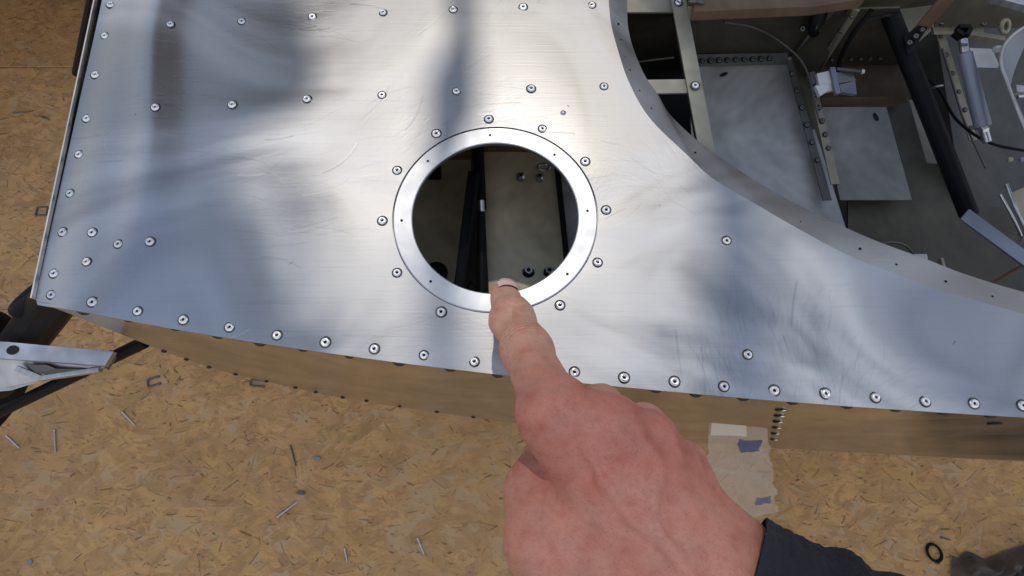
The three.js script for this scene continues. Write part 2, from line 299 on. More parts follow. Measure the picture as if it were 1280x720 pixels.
{
  const outer = [...crv(leftEdge, SK, 40), ...crv(lowEdge, SK, 90), ...crv(foldEdge, SK, 120)];
  const sh = new THREE.Shape(outer.map((p) => new THREE.Vector2(p.x, -p.z)));
  const hole = new THREE.Path(); hole.absarc(ringC.x, -ringC.z, ringR + 0.0004, 0, Math.PI * 2, true); sh.holes.push(hole);
  let g = new THREE.ShapeGeometry(sh, 72).toNonIndexed(); g.deleteAttribute('normal'); g.deleteAttribute('uv');
  g = new TessellateModifier(0.007, 14).modify(g); g.deleteAttribute('normal'); g = mergeVertices(g, 1e-6);
  const p = g.attributes.position, uv = [], nr = [], e = 0.001, n = V(0, 0, 0);
  for (let i = 0; i < p.count; i++) {
    const x = p.getX(i), z = -p.getY(i), y = lift(x, z);
    p.setXYZ(i, x, SK + y, z); uv.push(...aluUV({ x, z }));
    n.set(-(lift(x + e, z) - lift(x - e, z)) / (2 * e), 1, -(lift(x, z + e) - lift(x, z - e)) / (2 * e)).normalize(); nr.push(n.x, n.y, n.z);
  }
  g.setAttribute('uv', new THREE.Float32BufferAttribute(uv, 2)); g.setAttribute('normal', new THREE.Float32BufferAttribute(nr, 3));
  skin = mesh('top_skin', g, M.skin, plane);
  // the cut edge of the sheet
  const rim = [...crv(leftEdge, SK, 40), ...crv(lowEdge, SK, 90)];
  mesh('sheet_edge', gridGeo(rim.length - 1, 1, (a, b) => { const q = rim[Math.round(a * (rim.length - 1))]; return V(q.x, SK + lift(q.x, q.z) - b * 0.0011, q.z); }, (q) => aluUV(q)), M.ring, skin);
  // the rolled flange round the cockpit
  const f = crv(foldEdge, SK, 160), inn = crv(innerEdge, SK - 0.009, 160);
  mesh('cockpit_flange', gridGeo(160, 8, (a, b) => { const i = Math.round(a * 160), q = f[i].clone().lerp(inn[i], b); q.y = SK + lift(f[i].x, f[i].z) * (1 - b) - 0.0060 * b; return q; }, (q) => aluUV(q)), M.ring, skin);
}
// rivets
function rivetGeo() {
  const prof = [[0.00002, 0.0002], [0.00066, 0.0002], [0.00072, 0.00085], [0.0012, 0.00125], [0.0017, 0.0011], [0.0021, 0.00075], [0.00225, 0.00042], [0.00228, 0.00024], [0.0029, 0.00022], [0.003, -0.0004]];
  const g = new THREE.LatheGeometry(prof.map((q) => new THREE.Vector2(...q)), 24), p = g.attributes.position, c = [];
  for (let i = 0; i < p.count; i++) { const r = Math.hypot(p.getX(i), p.getZ(i)), k = r < 0.0007 ? 0.02 : (p.getY(i) < 0.0003 ? 0.10 : 1); c.push(k, k, k); }  // dark centre and ring round the head: shade put into vertex colours
  g.setAttribute('color', new THREE.Float32BufferAttribute(c, 3)); return g;
}
const RG = rivetGeo();
const rr = mulberry(9);
function rivet(parent, pos, n = V(0, 1, 0), s = 1, mat = M.rivet) {
  if (mat === M.rivet) mat = [M.rivet, M.rivetB, M.rivetC][rr() * 3 | 0];
  const m = mesh('rivet', RG, mat, parent); m.position.copy(pos);
  const t = n.clone().add(V((rr() - 0.5) * 0.22, 0, (rr() - 0.5) * 0.22)).normalize(); m.quaternion.setFromUnitVectors(V(0, 1, 0), t); m.scale.setScalar(s * (0.93 + 0.14 * rr())); m.rotateY(rr() * 6); return m;
}
const topRivets = [[135, 1.5], [128, 41], [116, 90], [105, 145], [95, 190], [84, 239], [75, 288], [64, 340], [61, 367], [116, 291], [150, 306.5], [189, 303], [109, 327.5],
  [116.5, 378], [172, 389], [229, 399.5], [287, 409], [346.5, 419], [407, 428], [468, 436], [530, 444], [593, 452], [655, 459], [718, 465], [780, 472], [843, 477], [905, 483], [968, 488], [1032, 492], [1094, 497], [1156, 502], [1217, 504.5], [1278, 507],
  [215, 33], [302.5, 27], [390.5, 21], [479, 16], [566.5, 12], [654, 9], [740, 6.5], [197.5, 138], [290.5, 131], [384, 124], [477.5, 119], [570.5, 114], [664, 111], [755, 108],
  [611, 149], [678, 161], [731.5, 202], [545.5, 167], [496.5, 213], [478, 276], [496.4, 341], [551.6, 390], [625, 399], [700, 381.5], [747, 328], [757.6, 262.6], [908, 301], [935, 443]];
for (const [u, v] of topRivets) { const q = P(u, v, SK); rivet(skin, V(q.x, SK + lift(q.x, q.z), q.z)); }
{ const q = P(704, 141, SK), g = new THREE.SphereGeometry(0.0022, 16, 8, 0, 7, 0, 0.9); const m = mesh('dimple', g, M.skin, skin); m.position.set(q.x, SK + lift(q.x, q.z) - 0.0013, q.z); }
for (const [u, v] of [[773, 30], [775.5, 50], [780.5, 72], [799, 114], [869, 191], [1182, 352], [1075, 311], [787, 88], [814, 136], [836, 164], [905, 222], [945, 251], [1000, 278], [1120, 331], [1240, 371]]) { // black beads for the dark drilled holes of the flange
  const i = P(u, v, SK - 0.0025); const m = mesh('drilled_hole', new THREE.SphereGeometry(0.0008, 10, 8), M.hole, skin); m.position.copy(i);
}
{ // access ring
  const a = ringIn, b = ringR, h = 0.00025;
  const prof = [[a, -0.0024], [a, h - 0.0004], [a + 0.0005, h], [b - 0.0007, h - 0.0001], [b, h - 0.0006], [b, -0.0014], [b + 0.006, -0.0015], [b + 0.006, -0.0026], [a, -0.0024]];
  let g = toCreasedNormals(new THREE.LatheGeometry(prof.map((q) => new THREE.Vector2(...q)), 128).toNonIndexed(), 0.3);
  const p = g.attributes.position, uv = g.attributes.uv; for (let i = 0; i < p.count; i++) uv.setXY(i, ...aluUV({ x: p.getX(i) + ringC.x, z: p.getZ(i) + ringC.z + 0.04 }));
  const ring = mesh('access_ring', g, M.hoop, plane); ring.position.copy(ringC);
  for (const [u, v] of [[444, 101], [244, 184], [160, 375], [253, 571], [692, 547], [757, 344], [651, 164]]) { const q = P(440 + u / 2.572, 130 + v / 2.572, SK).sub(ringC); const m = mesh('drilled_hole', new THREE.CylinderGeometry(0.00075, 0.00075, 0.0004, 12), M.hole, ring); m.position.set(q.x, 0.00015, q.z); }  // black discs for the dark drilled holes of the ring
}
// side panel: hangs below the lower edge of the skin
const edge = crv(lowEdge, SK, 120).map((p) => V(p.x, SK - 0.0011, p.z - 0.0016));
const lowPix = [[30, 377], [64, 383], [104, 399], [151, 417.5], [207, 440], [261, 459], [296, 468.5], [365, 484], [427, 497], [461, 502], [600, 523], [720, 538], [850, 551], [1000, 562], [1290, 577], [1400, 581], [1850, 600]];
const depthAt = (() => { // depth of the side under every point of the edge, from the seen lower line
  const zAt = (x) => { let i = 0; while (i < edge.length - 2 && edge[i + 1].x < x) i++; const a = edge[i], b = edge[i + 1]; return a.z + (x - a.x) / (b.x - a.x) * (b.z - a.z); };
  const tab = lowPix.map(([u, v]) => { let lo = 0.05, hi = SK; for (let k = 0; k < 50; k++) { const m = (lo + hi) / 2, q = P(u, v, m); if (q.z < zAt(q.x)) lo = m; else hi = m; } const q = P(u, v, lo); return [q.x, SK - lo]; }).sort((a, b) => a[0] - b[0]);
  return (x) => { if (x <= tab[0][0]) return Math.max(0.008, tab[0][1]); for (let i = 1; i < tab.length; i++) if (x <= tab[i][0]) { const t = (x - tab[i - 1][0]) / (tab[i][0] - tab[i - 1][0]); return Math.max(0.008, lerp(tab[i - 1][1], tab[i][1], t)); } return tab.at(-1)[1]; };
})();
function sideAt(u, v) { // where the line of sight meets the side panel
  const zAt = (x) => { let i = 0; while (i < edge.length - 2 && edge[i + 1].x < x) i++; const a = edge[i], b = edge[i + 1]; return a.z + (x - a.x) / (b.x - a.x) * (b.z - a.z); };
  let lo = 0.05, hi = SK; for (let k = 0; k < 50; k++) { const m = (lo + hi) / 2, q = P(u, v, m); if (q.z < zAt(q.x)) lo = m; else hi = m; } return P(u, v, hi);
}
{
  const N = edge.length - 1, bow = (a, b) => 0.0006 * noise.noise(a * 22, b * 2, 0.3);
  const at = (a, b) => { const q = edge[Math.round(a * N)]; return V(q.x, q.y - b * depthAt(q.x), q.z + bow(a, b) * Math.sin(b * Math.PI)); };
  const side = mesh('side_panel', gridGeo(N, 16, at, (p) => [p.x, p.y]), M.side, plane);
  const belly = mesh('belly_panel', gridGeo(N, 4, (a, b) => { const q = edge[Math.round(a * N)]; return V(q.x, q.y - depthAt(q.x), q.z - b * 0.44); }, (p) => [p.x, p.z]), M.primer, plane);
  mesh('far_side_panel', gridGeo(N, 4, (a, b) => { const q = edge[Math.round(a * N)]; return V(q.x, q.y - b * depthAt(q.x) - 0.002, q.z - 0.44); }, (p) => [p.x, p.y]), M.primerDark, plane);
  const topLine = P(400, -80, SK).z; // the skin runs on out of the picture to the far side
  mesh('far_top_skin', plate([V(P(137, -80, SK).x, SK - 0.001, topLine + 0.002), V(P(760, -80, SK).x, SK - 0.001, topLine + 0.002), V(P(760, -80, SK).x, SK - 0.001, -0.55), V(P(137, -80, SK).x + 0.02, SK - 0.001, -0.55)]), M.ring, plane);
  mesh('nose_panel', plate([P(135, -80, SK - 0.0015), P(39.5, 372, SK - 0.0015), P(39.5, 372, SK - 0.0015).add(V(0.004, -0.012, 0)), P(135, -80, SK - 0.0015).add(V(0.004, -0.012, 0))]), M.side, plane);
  // rivets along the top and the bottom of the side
  const on = (u, v, dy) => { const q = P(u, v, SK - dy); let i = 0; while (i < N - 1 && edge[i + 1].x < q.x) i++; const a = edge[i]; return V(q.x, SK - dy, a.z + 0.0002); };
  for (const [u, v] of [[105, 391.5], [161, 402.5], [219, 412.5], [272, 421.5], [325, 430], [379, 438.5], [437, 447], [499, 455], [563, 462], [623, 469.5], [690, 477], [755, 483], [820, 489], [870, 494], [930, 499], [992, 503.5], [1060, 509], [1120, 513], [1180, 517], [1240, 521]]) rivet(side, on(u, v, 0.008), V(0, 0, 1), 1.15, M.rivetDark);
  for (const u of [207, 235, 261, 296, 330, 365, 398, 430, 460, 500, 545, 590]) {
    const k = lowPix.findIndex((q) => q[0] >= u), [a, b] = [lowPix[k - 1], lowPix[k]], v = lerp(a[1], b[1], (u - a[0]) / (b[0] - a[0]));
    let best = null; for (const q of edge) { const y = q.y - depthAt(q.x) + 0.004, w = P(u, v, y); const e = Math.abs(w.x - q.x); if (!best || e < best[0]) best = [e, q, y]; }
    rivet(side, V(best[1].x, best[2], best[1].z + 0.0003), V(0, 0, 1), 0.6, M.rivetDark);
  }
  for (let r = 0; r < 6; r++) for (let c = 0; c < 2; c++) { const q = sideAt(972.5 - r * 1.4 + c * (7 - r * 0.5), 512 + r * 7.4); q.z += 0.0002; rivet(side, q, V(0, 0, 1), 0.62, c ? M.rivet : M.rivetDark); }
  { const q = on(1262, 530, 0.02); q.y = SK - 0.03; const m = mesh('drilled_hole', new THREE.CylinderGeometry(0.0035, 0.0035, 0.001, 16).rotateX(Math.PI / 2), M.hole, side); m.position.copy(q); }
}

// ---------------------------------------------- what shows through the access hole
{
  const y = 0.505;
  const C = (x, yy) => [500 + x / 3.6, 170 + yy / 3.6];
  const q = (list, yy, th) => list.map(([a, b]) => P(...C(a, b), yy));
  const bay = mesh('equipment_plate', plate([P(...C(371, 62), y + 0.012), P(...C(692, 80), y + 0.012), P(...C(760, 760), y), P(...C(402, 760), y)], 0.003), M.plate, plane);
  const dark = mesh('bay_floor', plate([P(440, 120, y - 0.035), P(800, 120, y - 0.035), P(800, 420, y - 0.035), P(440, 420, y - 0.035)], 0.002), M.primerDark, plane);
  mesh('left_plate', plate([P(...C(20, 85), y - 0.012), P(...C(318, 88), y - 0.012), P(...C(300, 720), y - 0.02), P(...C(0, 720), y - 0.02)], 0.002), M.plate, plane);
  mesh('right_plate', plate([P(...C(706, 60), y - 0.008), P(...C(900, 60), y - 0.008), P(...C(900, 760), y - 0.012), P(...C(752, 760), y - 0.012)], 0.002), M.grey, plane);
  mesh('bay_frame', beam(P(470, 178, y + 0.015), P(770, 178, y + 0.015), 0.012, 0.03), M.wood, plane);
  mesh('bay_rib', beam(P(...C(702, 150), y + 0.004), P(...C(752, 640), y - 0.006), 0.004, 0.02), M.black, plane);
  for (const [a, b, d] of [[543, 181, 0], [628, 185, 0], [578, 609, 1], [672, 609, 1]]) {
    const s = P(...C(a, b), y + 0.0125 - 0.012 * b / 720); const m = mesh('screw', d ? rod(V(0, 0, 0), V(0, 0.003, 0), 0.0031, 0.0031, 6) : rod(V(0, 0, 0), V(0, 0.0022, 0), 0.0032, 0.0024), M.steel, bay); m.position.copy(s);
    const w = mesh('washer', rod(V(0, -0.0004, 0), V(0, 0.0004, 0), 0.0046), d ? M.hole : M.dull, bay); w.position.copy(s);
    const n = mesh('screw_recess', rod(V(0, 0, 0), V(0, 0.0001, 0), d ? 0.0016 : 0.0009, d ? 0.0016 : 0.0009, 10), M.hole, bay); n.position.copy(s).add(V(0, d ? 0.003 : 0.0022, 0));
  }
  { const s = P(...C(648, 140), y + 0.012); const m = mesh('slotted_clip', new THREE.TorusGeometry(0.0028, 0.0007, 8, 20).rotateX(Math.PI / 2).scale(1.5, 1, 0.9), M.steel, bay); m.position.copy(s); }
  mesh('black_tube', rod(P(...C(345, 20), y + 0.03), P(...C(372, 330), y + 0.024), 0.0046, 0.0028), M.black, plane);
  const lv = mesh('control_lever', beam(P(...C(333, 165), y + 0.035), P(...C(264, 740), y + 0.028), 0.0078, 0.006), M.black, plane);
  mesh('lever_edge', beam(P(...C(349, 168), y + 0.038), P(...C(280, 740), y + 0.031), 0.0012, 0.006), M.rubber, lv);
  mesh('spacer_sleeve', rod(P(...C(365, 288), y + 0.03), P(...C(368, 342), y + 0.0275), 0.0021), M.steel, plane);
  mesh('black_tube', rod(P(...C(366, 342), y + 0.0275), P(...C(370, 720), y + 0.018), 0.0026, 0.0040), M.black, plane);
  mesh('bracket', new RoundedBoxGeometry(0.012, 0.012, 0.008, 2, 0.001).translate(...P(...C(148, 160), y - 0.006).toArray()), M.black, plane);
  mesh('cable', tube([P(...C(300, 690), y + 0.01), P(...C(322, 655), y + 0.014), P(...C(345, 690), y + 0.01), P(...C(342, 760), y)], 0.0007), M.black, plane);
  mesh('cable_clamp', new THREE.SphereGeometry(0.008, 20, 14).translate(...P(...C(165, 615), y - 0.01).toArray()), M.black, plane);
}

// ---------------------------------------------- the open cockpit
{
  const c = plane, add = (n, g, m, p = c) => mesh(n, g, m, p);
  const dotRow = (parent, a, b, n, s = 0.55, up = V(0, 1, 0.3)) => { for (let i = 0; i < n; i++) rivet(parent, P(...a).lerp(P(...b), i / (n - 1)), up.clone().normalize(), s, M.rivetDull); };
  const string = add('stringer', pl([[838, -8, 0.584], [856, -8, 0.584], [897, 205, 0.576], [877, 205, 0.576]], 0.0016), M.cream);
  rivet(string, P(848, 3, 0.5842)); rivet(string, P(869, 107, 0.5806));
  add('stringer_web', pl([[838, -8, 0.5825], [877, 205, 0.5745], [874, 205, 0.545], [834, -8, 0.55]], 0.0012), M.primerDark, string);
  add('cross_strip', pl([[775, -12, 0.58], [842, -12, 0.58], [842, 15, 0.578], [775, 15, 0.578]], 0.0014), M.cream);
  add('cross_strip', pl([[790, 100, 0.578], [857, 99, 0.578], [862, 116, 0.577], [800, 117, 0.577]], 0.0014), M.cream);
  // compartment left of the stringer
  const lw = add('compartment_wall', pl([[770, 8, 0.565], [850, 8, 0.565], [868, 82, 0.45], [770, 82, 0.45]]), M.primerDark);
  add('white_hole_disc', new THREE.CylinderGeometry(0.0024, 0.0024, 0.001, 18).rotateX(0.7).translate(...P(805, 36.5, 0.522).toArray()), M.white, lw);  // white disc for the pale hole in the compartment wall
  add('cable', tube([P(792, 78, 0.5), P(815, 75, 0.5), P(842, 72, 0.5)], 0.0009), M.dull);
  add('compartment_floor', pl([[770, 82, 0.45], [868, 82, 0.45], [890, 210, 0.45], [770, 210, 0.45]]), M.hole);  // near-black: the dark of the deep compartment put into its colour
  // main bay
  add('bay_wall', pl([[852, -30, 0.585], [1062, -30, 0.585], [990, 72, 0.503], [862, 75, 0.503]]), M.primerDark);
  const bf = add('cockpit_floor', pl([[860, 75, 0.505], [990, 71, 0.505], [1062, 300, 0.50], [870, 300, 0.50]]), M.grey);
  add('corner_angle', pl([[868, 68, 0.512], [985, 66, 0.512], [985, 80, 0.507], [868, 83, 0.507]], 0.001), M.greyDark, bf);
  dotRow(bf, [878, 76, 0.511], [962, 73, 0.511], 9, 0.75);
  add('control_cable', tube([P(872, 64, 0.5), P(905, 55, 0.505), P(945, 46, 0.51), P(975, 38, 0.515)], 0.0008), M.black);
  add('cable_grip', rod(P(872, 64.5, 0.5), P(886, 61, 0.502), 0.0018), M.black);
  { const m = add('paint_chip', new THREE.SphereGeometry(0.002, 12, 8).scale(1.8, 0.3, 0.8).rotateY(0.5), M.hole, bf); m.position.copy(P(905, 93, 0.5055)); }
  // wooden rail and hook at the top
  add('wooden_rail', plate([P(866, -40, 0.602), P(1120, -60, 0.602), P(1082, -2, 0.6), P(1020, 8, 0.6), P(868, 14.5, 0.6)], 0.008), M.wood);
  add('rail_edge', beam(P(868, 15, 0.5955), P(1022, 8.5, 0.5955), 0.003, 0.007), M.primer);
  add('latch_hook', mergeGeometries([tube([P(861, 9, 0.592), P(863, 2, 0.602), P(869, 2, 0.602), P(870, 8, 0.592)], 0.0013, 20), tube([P(870, 8, 0.593), P(872, 2, 0.602), P(877, 3, 0.602), P(877, 9, 0.592)], 0.0013, 20)]), M.dull);
  add('latch_block', pl([[860, 8, 0.597], [878, 7, 0.597], [878, 15, 0.594], [872, 23, 0.59], [863, 24, 0.59]], 0.004), M.primer);
  // bulkhead between the two bays
  const bh = add('bulkhead', pl([[990, 71, 0.51], [1058, 2, 0.575], [1076, 2, 0.575], [1020, 84, 0.505], [1013, 104, 0.502], [1044, 240, 0.497], [1030, 262, 0.496]]), M.primerDark);
  add('bulkhead_flange', pl([[983, 76, 0.516], [990, 74, 0.516], [1040, 250, 0.508], [1029, 250, 0.508]], 0.001), M.greyDark, bh);
  dotRow(bh, [990, 92, 0.5165], [1022, 200, 0.5115], 6, 0.7);
  add('diagonal_flange', pl([[1019, 84, 0.502], [1066, 12, 0.588], [1074, 14, 0.588], [1025, 90, 0.502]], 0.001), M.primer, bh);
  dotRow(bh, [1028, 70, 0.52], [1065, 20, 0.581], 4, 0.65);
  const of = add('olive_flange', pl([[1012, 108, 0.518], [1021, 106, 0.518], [1050, 230, 0.512], [1039, 230, 0.512]], 0.001), M.primer);
  dotRow(of, [1020, 118, 0.519], [1036, 185, 0.515], 5, 0.65);
  { const pulley = add('pulley', mergeGeometries([new THREE.TorusGeometry(0.012, 0.0028, 10, 36), new THREE.CylinderGeometry(0.011, 0.011, 0.003, 24).rotateX(Math.PI / 2)]), M.black); pulley.position.copy(P(1024, 20, 0.55)); pulley.rotation.set(-0.6, 0.9, 0); }
  dotRow(bh, [1003, 36, 0.55], [1018, 34, 0.55], 2, 0.9);
  // second bay
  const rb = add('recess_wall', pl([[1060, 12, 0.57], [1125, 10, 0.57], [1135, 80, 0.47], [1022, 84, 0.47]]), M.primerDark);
  dotRow(rb, [1040, 75, 0.49], [1100, 73, 0.49], 6, 0.7);
  add('recess_floor', pl([[1022, 84, 0.47], [1135, 80, 0.47], [1150, 124, 0.462], [1028, 124, 0.462]]), M.woodDark);
  add('wooden_ledge', pl([[1026, 122, 0.482], [1132, 120, 0.482], [1134, 128, 0.478], [1110, 134, 0.477], [1028, 134, 0.477]], 0.006), M.woodDark);
  const lp = add('grey_panel', pl([[1028, 134, 0.49], [1108, 134, 0.49], [1140, 250, 0.482], [1050, 250, 0.482]]), M.greyMid);
  { const m = add('slot', new THREE.CylinderGeometry(0.0016, 0.0016, 0.0006, 12).scale(1, 1, 2.4), M.hole, lp); m.position.copy(P(1095, 146, 0.4897)); m.rotation.y = 0.25; }
  add('side_sheet', pl([[1108, 134, 0.47], [1135, 120, 0.47], [1180, 280, 0.462], [1150, 280, 0.462]]), M.greyDark);
  // black tube and the diagonal brace
  add('black_tube', rod(P(1112, 16, 0.56), P(1212, 270, 0.515), 0.0062), M.black);
  add('diagonal_brace', pl([[1140, 40, 0.562], [1178, -5, 0.59], [1198, -5, 0.59], [1160, 38, 0.562]], 0.0015), M.wood);
  const gs = add('gusset', pl([[1130, 45, 0.565], [1148, 32, 0.568], [1160, 34, 0.568], [1142, 62, 0.562], [1134, 68, 0.562]], 0.0014), M.black);
  dotRow(gs, [1137, 53, 0.567], [1153, 37, 0.57], 3, 0.7);
  add('cable', tube([P(1072, 25, 0.55), P(1095, 22, 0.56), P(1115, 18, 0.57)], 0.0009), M.dull);
  // dark grey bulkhead with its riveted strip
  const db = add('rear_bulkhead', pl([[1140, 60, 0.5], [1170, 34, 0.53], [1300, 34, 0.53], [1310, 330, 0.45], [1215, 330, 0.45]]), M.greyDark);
  const st = add('riveted_strip', pl([[1168, 34, 0.538], [1179, 34, 0.538], [1222, 175, 0.505], [1212, 175, 0.505]], 0.001), M.primer);
  dotRow(st, [1176, 45, 0.538], [1214, 160, 0.51], 6, 0.6);
  add('ledge', pl([[1166, 33, 0.545], [1231, 34, 0.545], [1228, 43, 0.542], [1168, 43, 0.542]], 0.003), M.primer);
  add('top_frame', pl([[1180, -12, 0.575], [1300, -12, 0.575], [1300, 36, 0.55], [1168, 34, 0.55]]), M.primerDark);
  rivet(plane, P(1177, 28, 0.5525), V(0, 1, 0.3), 0.8, M.rivetDull); rivet(plane, P(1230, 29, 0.553), V(0, 1, 0.3), 0.8, M.rivetDull);
  add('light_rail', beam(P(1236, -5, 0.6), P(1290, 9, 0.6), 0.006, 0.006), M.machined);
  add('small_shelf', pl([[1212, 60, 0.545], [1240, 61, 0.545], [1249, 81, 0.541], [1247, 85, 0.54], [1217, 84, 0.54]], 0.0015), M.grey);
  add('brace_bar', beam(P(1206, 42, 0.55), P(1255, 50, 0.55), 0.004, 0.004), M.primer);
  // push rod
  const pr = add('push_rod', rod(P(1206, 66, 0.572), P(1229, 160, 0.556), 0.0042, 0.005), M.blueGrey);
  add('rod_end', rod(P(1203.5, 49, 0.575), P(1206, 67, 0.572), 0.0027), M.machined, pr);
  add('rod_fork', mergeGeometries([beam(P(1193, 40, 0.574), P(1202, 47, 0.574), 0.003, 0.006), beam(P(1211, 38, 0.574), P(1206, 47, 0.574), 0.003, 0.006), beam(P(1196, 36, 0.574), P(1211, 36, 0.574), 0.003, 0.006)]), M.black, pr);
  add('rod_bolt', rod(P(1200, 56, 0.579), P(1209, 56, 0.579), 0.001), M.dull, pr);
  add('rod_end', rod(P(1229, 160, 0.556), P(1234, 178, 0.552), 0.0026), M.steel, pr);
  add('rod_nut', rod(P(1226, 163, 0.559), P(1234, 161, 0.559), 0.0022, 0.0022, 6), M.steel, pr);
  // curved pale horn at the right edge
  { const a = [[1300, 30], [1283, 33], [1268, 42], [1256, 55], [1251, 70], [1252, 84], [1258, 100], [1267, 125], [1277, 150], [1290, 180], [1320, 240]], n = a.length;
    const outl = crv(a, 0.588, 40), wide = crv([[1300, 34], [1288, 44], [1281, 58], [1272, 78], [1266, 95], [1264, 104], [1263, 108], [1272, 128], [1282, 151], [1295, 181], [1325, 240]], 0.575, 40);
    add('curved_horn', gridGeo(40, 6, (s, t) => outl[Math.round(s * 40)].clone().lerp(wide[Math.round(s * 40)], t), (p) => [p.x, p.z]), M.blueGrey);
    add('horn_edge', tube(outl.filter((_, i) => i % 4 === 0), 0.0009, 80, 8), M.grey); }
  add('horn_bolt', rod(P(1243, 62, 0.57), P(1250, 61, 0.57), 0.0024, 0.0024, 6), M.white);
  add('horn_bracket', beam(P(1268, 112, 0.55), P(1300, 116, 0.55), 0.006, 0.004), M.grey);
  add('horn_pin', rod(P(1272, 121, 0.557), P(1290, 119, 0.557), 0.0012), M.steel);
  { const m = add('eye_bracket', new THREE.TorusGeometry(0.004, 0.0016, 10, 24), M.primer); m.position.copy(P(1256, 33, 0.565)); m.rotation.set(-1.0, 0.4, 0); }
  // lower right of the cockpit
  add('seat_pan', pl([[1060, 200, 0.47], [1310, 210, 0.47], [1310, 400, 0.47], [1060, 330, 0.47]], 0.002), M.primerDark);
  add('seat_bar', beam(P(1205, 268, 0.55), P(1300, 338, 0.55), 0.010, 0.002), M.blueGrey);
  const bq = add('metal_bracket', pl([[1262, 242, 0.56], [1300, 225, 0.56], [1310, 300, 0.55], [1288, 300, 0.55]], 0.0015), M.primer);
  add('bracket_tube', tube([P(1258, 230, 0.565), P(1270, 262, 0.562), P(1282, 292, 0.555), P(1276, 302, 0.55)], 0.0011), M.machined, bq);
  add('bracket_tube', tube([P(1250, 243, 0.56), P(1266, 272, 0.556), P(1277, 296, 0.55)], 0.0009), M.steel, bq);
  add('brown_wire', tube([P(1240, 354, 0.53), P(1258, 343, 0.535), P(1285, 328, 0.54), P(1310, 315, 0.54)], 0.0008), std({ color: lin(0.16, 0.05, 0.02), roughness: 0.5 }));
  add('grey_wire', tube([P(1096, 307, 0.55), P(1112, 303, 0.552), P(1130, 306, 0.55), P(1143, 318, 0.545)], 0.0007), M.dull);
  add('wire_clip', new RoundedBoxGeometry(0.002, 0.004, 0.007, 2, 0.0006).translate(...P(1177, 330, 0.55).toArray()), M.primer);
  add('wire_clip', new RoundedBoxGeometry(0.008, 0.003, 0.004, 2, 0.0006).translate(...P(1150, 322, 0.552).toArray()), M.grey);
  for (const [u, m] of [[1262, M.cream], [1277, M.blueGrey]]) add('pilot_bolt', rod(P(u - 3, 200, 0.54), P(u + 3, 199, 0.54), 0.0016, 0.0016, 6), m);
  // loose wiring, hoses and small fittings
  const wire = (n, pts, r, m) => add(n, tube(pts.map((q) => P(...q)), r, 50, 8), m);
  wire('hose', [[1090, 12, 0.575], [1068, 40, 0.56], [1052, 70, 0.53], [1046, 96, 0.505]], 0.0018, M.rubber);
  wire('cable', [[905, 28, 0.56], [940, 34, 0.55], [975, 52, 0.535], [1004, 80, 0.53], [1024, 150, 0.525]], 0.0008, M.dull);
  wire('cable', [[1150, 90, 0.53], [1172, 110, 0.525], [1196, 150, 0.53], [1236, 178, 0.54], [1290, 190, 0.54]], 0.0010, M.black);
  wire('cable', [[1178, 60, 0.542], [1190, 100, 0.535], [1205, 150, 0.53], [1232, 210, 0.53]], 0.0007, M.dull);
  for (const [u, v, y] of [[1046, 92, 0.508], [1172, 108, 0.528]]) { const m = add('cable_clamp', new THREE.TorusGeometry(0.0028, 0.0009, 8, 18), M.machined); m.position.copy(P(u, v, y)); m.rotation.set(0.5, u, 0); }
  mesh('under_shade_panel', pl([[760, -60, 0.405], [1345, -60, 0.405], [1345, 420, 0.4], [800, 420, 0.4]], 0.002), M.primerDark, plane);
}
{ // a metal clip left on the ledge of the cockpit
  const t = thing('metal_clip', 'bright silver metal clip with dark band lying on cockpit ledge', 'clip'), y = 0.524;
  mesh('clip_jaw', pl([[1012, 90, y + 0.006], [1019, 89, y + 0.006], [1022, 103, y + 0.005], [1015, 105, y + 0.005]], 0.006), M.dull, t);
  mesh('clip_plate', pl([[1021, 92, y + 0.008], [1039, 88, y + 0.008], [1043, 103, y + 0.007], [1024, 106, y + 0.007]], 0.003), M.white, t);
  mesh('clip_plate', pl([[1019, 107, y + 0.006], [1042, 104, y + 0.006], [1045, 112, y + 0.005], [1034, 114, y + 0.005], [1025, 120, y + 0.005]], 0.003), M.white, t);
  mesh('clip_band', pl([[1038, 84, y + 0.011], [1044, 84, y + 0.011], [1051, 116, y + 0.008], [1045, 117, y + 0.008]], 0.003), M.blueGrey, t);
  mesh('clip_body', pl([[1045, 90, y + 0.007], [1066, 92, y + 0.004], [1070, 100, y + 0.004], [1049, 104, y + 0.007]], 0.003), M.machined, t);
  mesh('clip_body', pl([[1049, 106, y + 0.006], [1069, 101, y + 0.003], [1071, 118, y + 0.002], [1052, 115, y + 0.004]], 0.003), M.blueGrey, t);
  mesh('clip_rod', rod(P(1045, 86, y + 0.008), P(1078, 89.5, y + 0.006), 0.0014), M.dull, t);
  mesh('clip_knob', new THREE.SphereGeometry(0.0018, 14, 10).translate(...P(1078, 89.5, y + 0.006).toArray()), M.white, t);
}

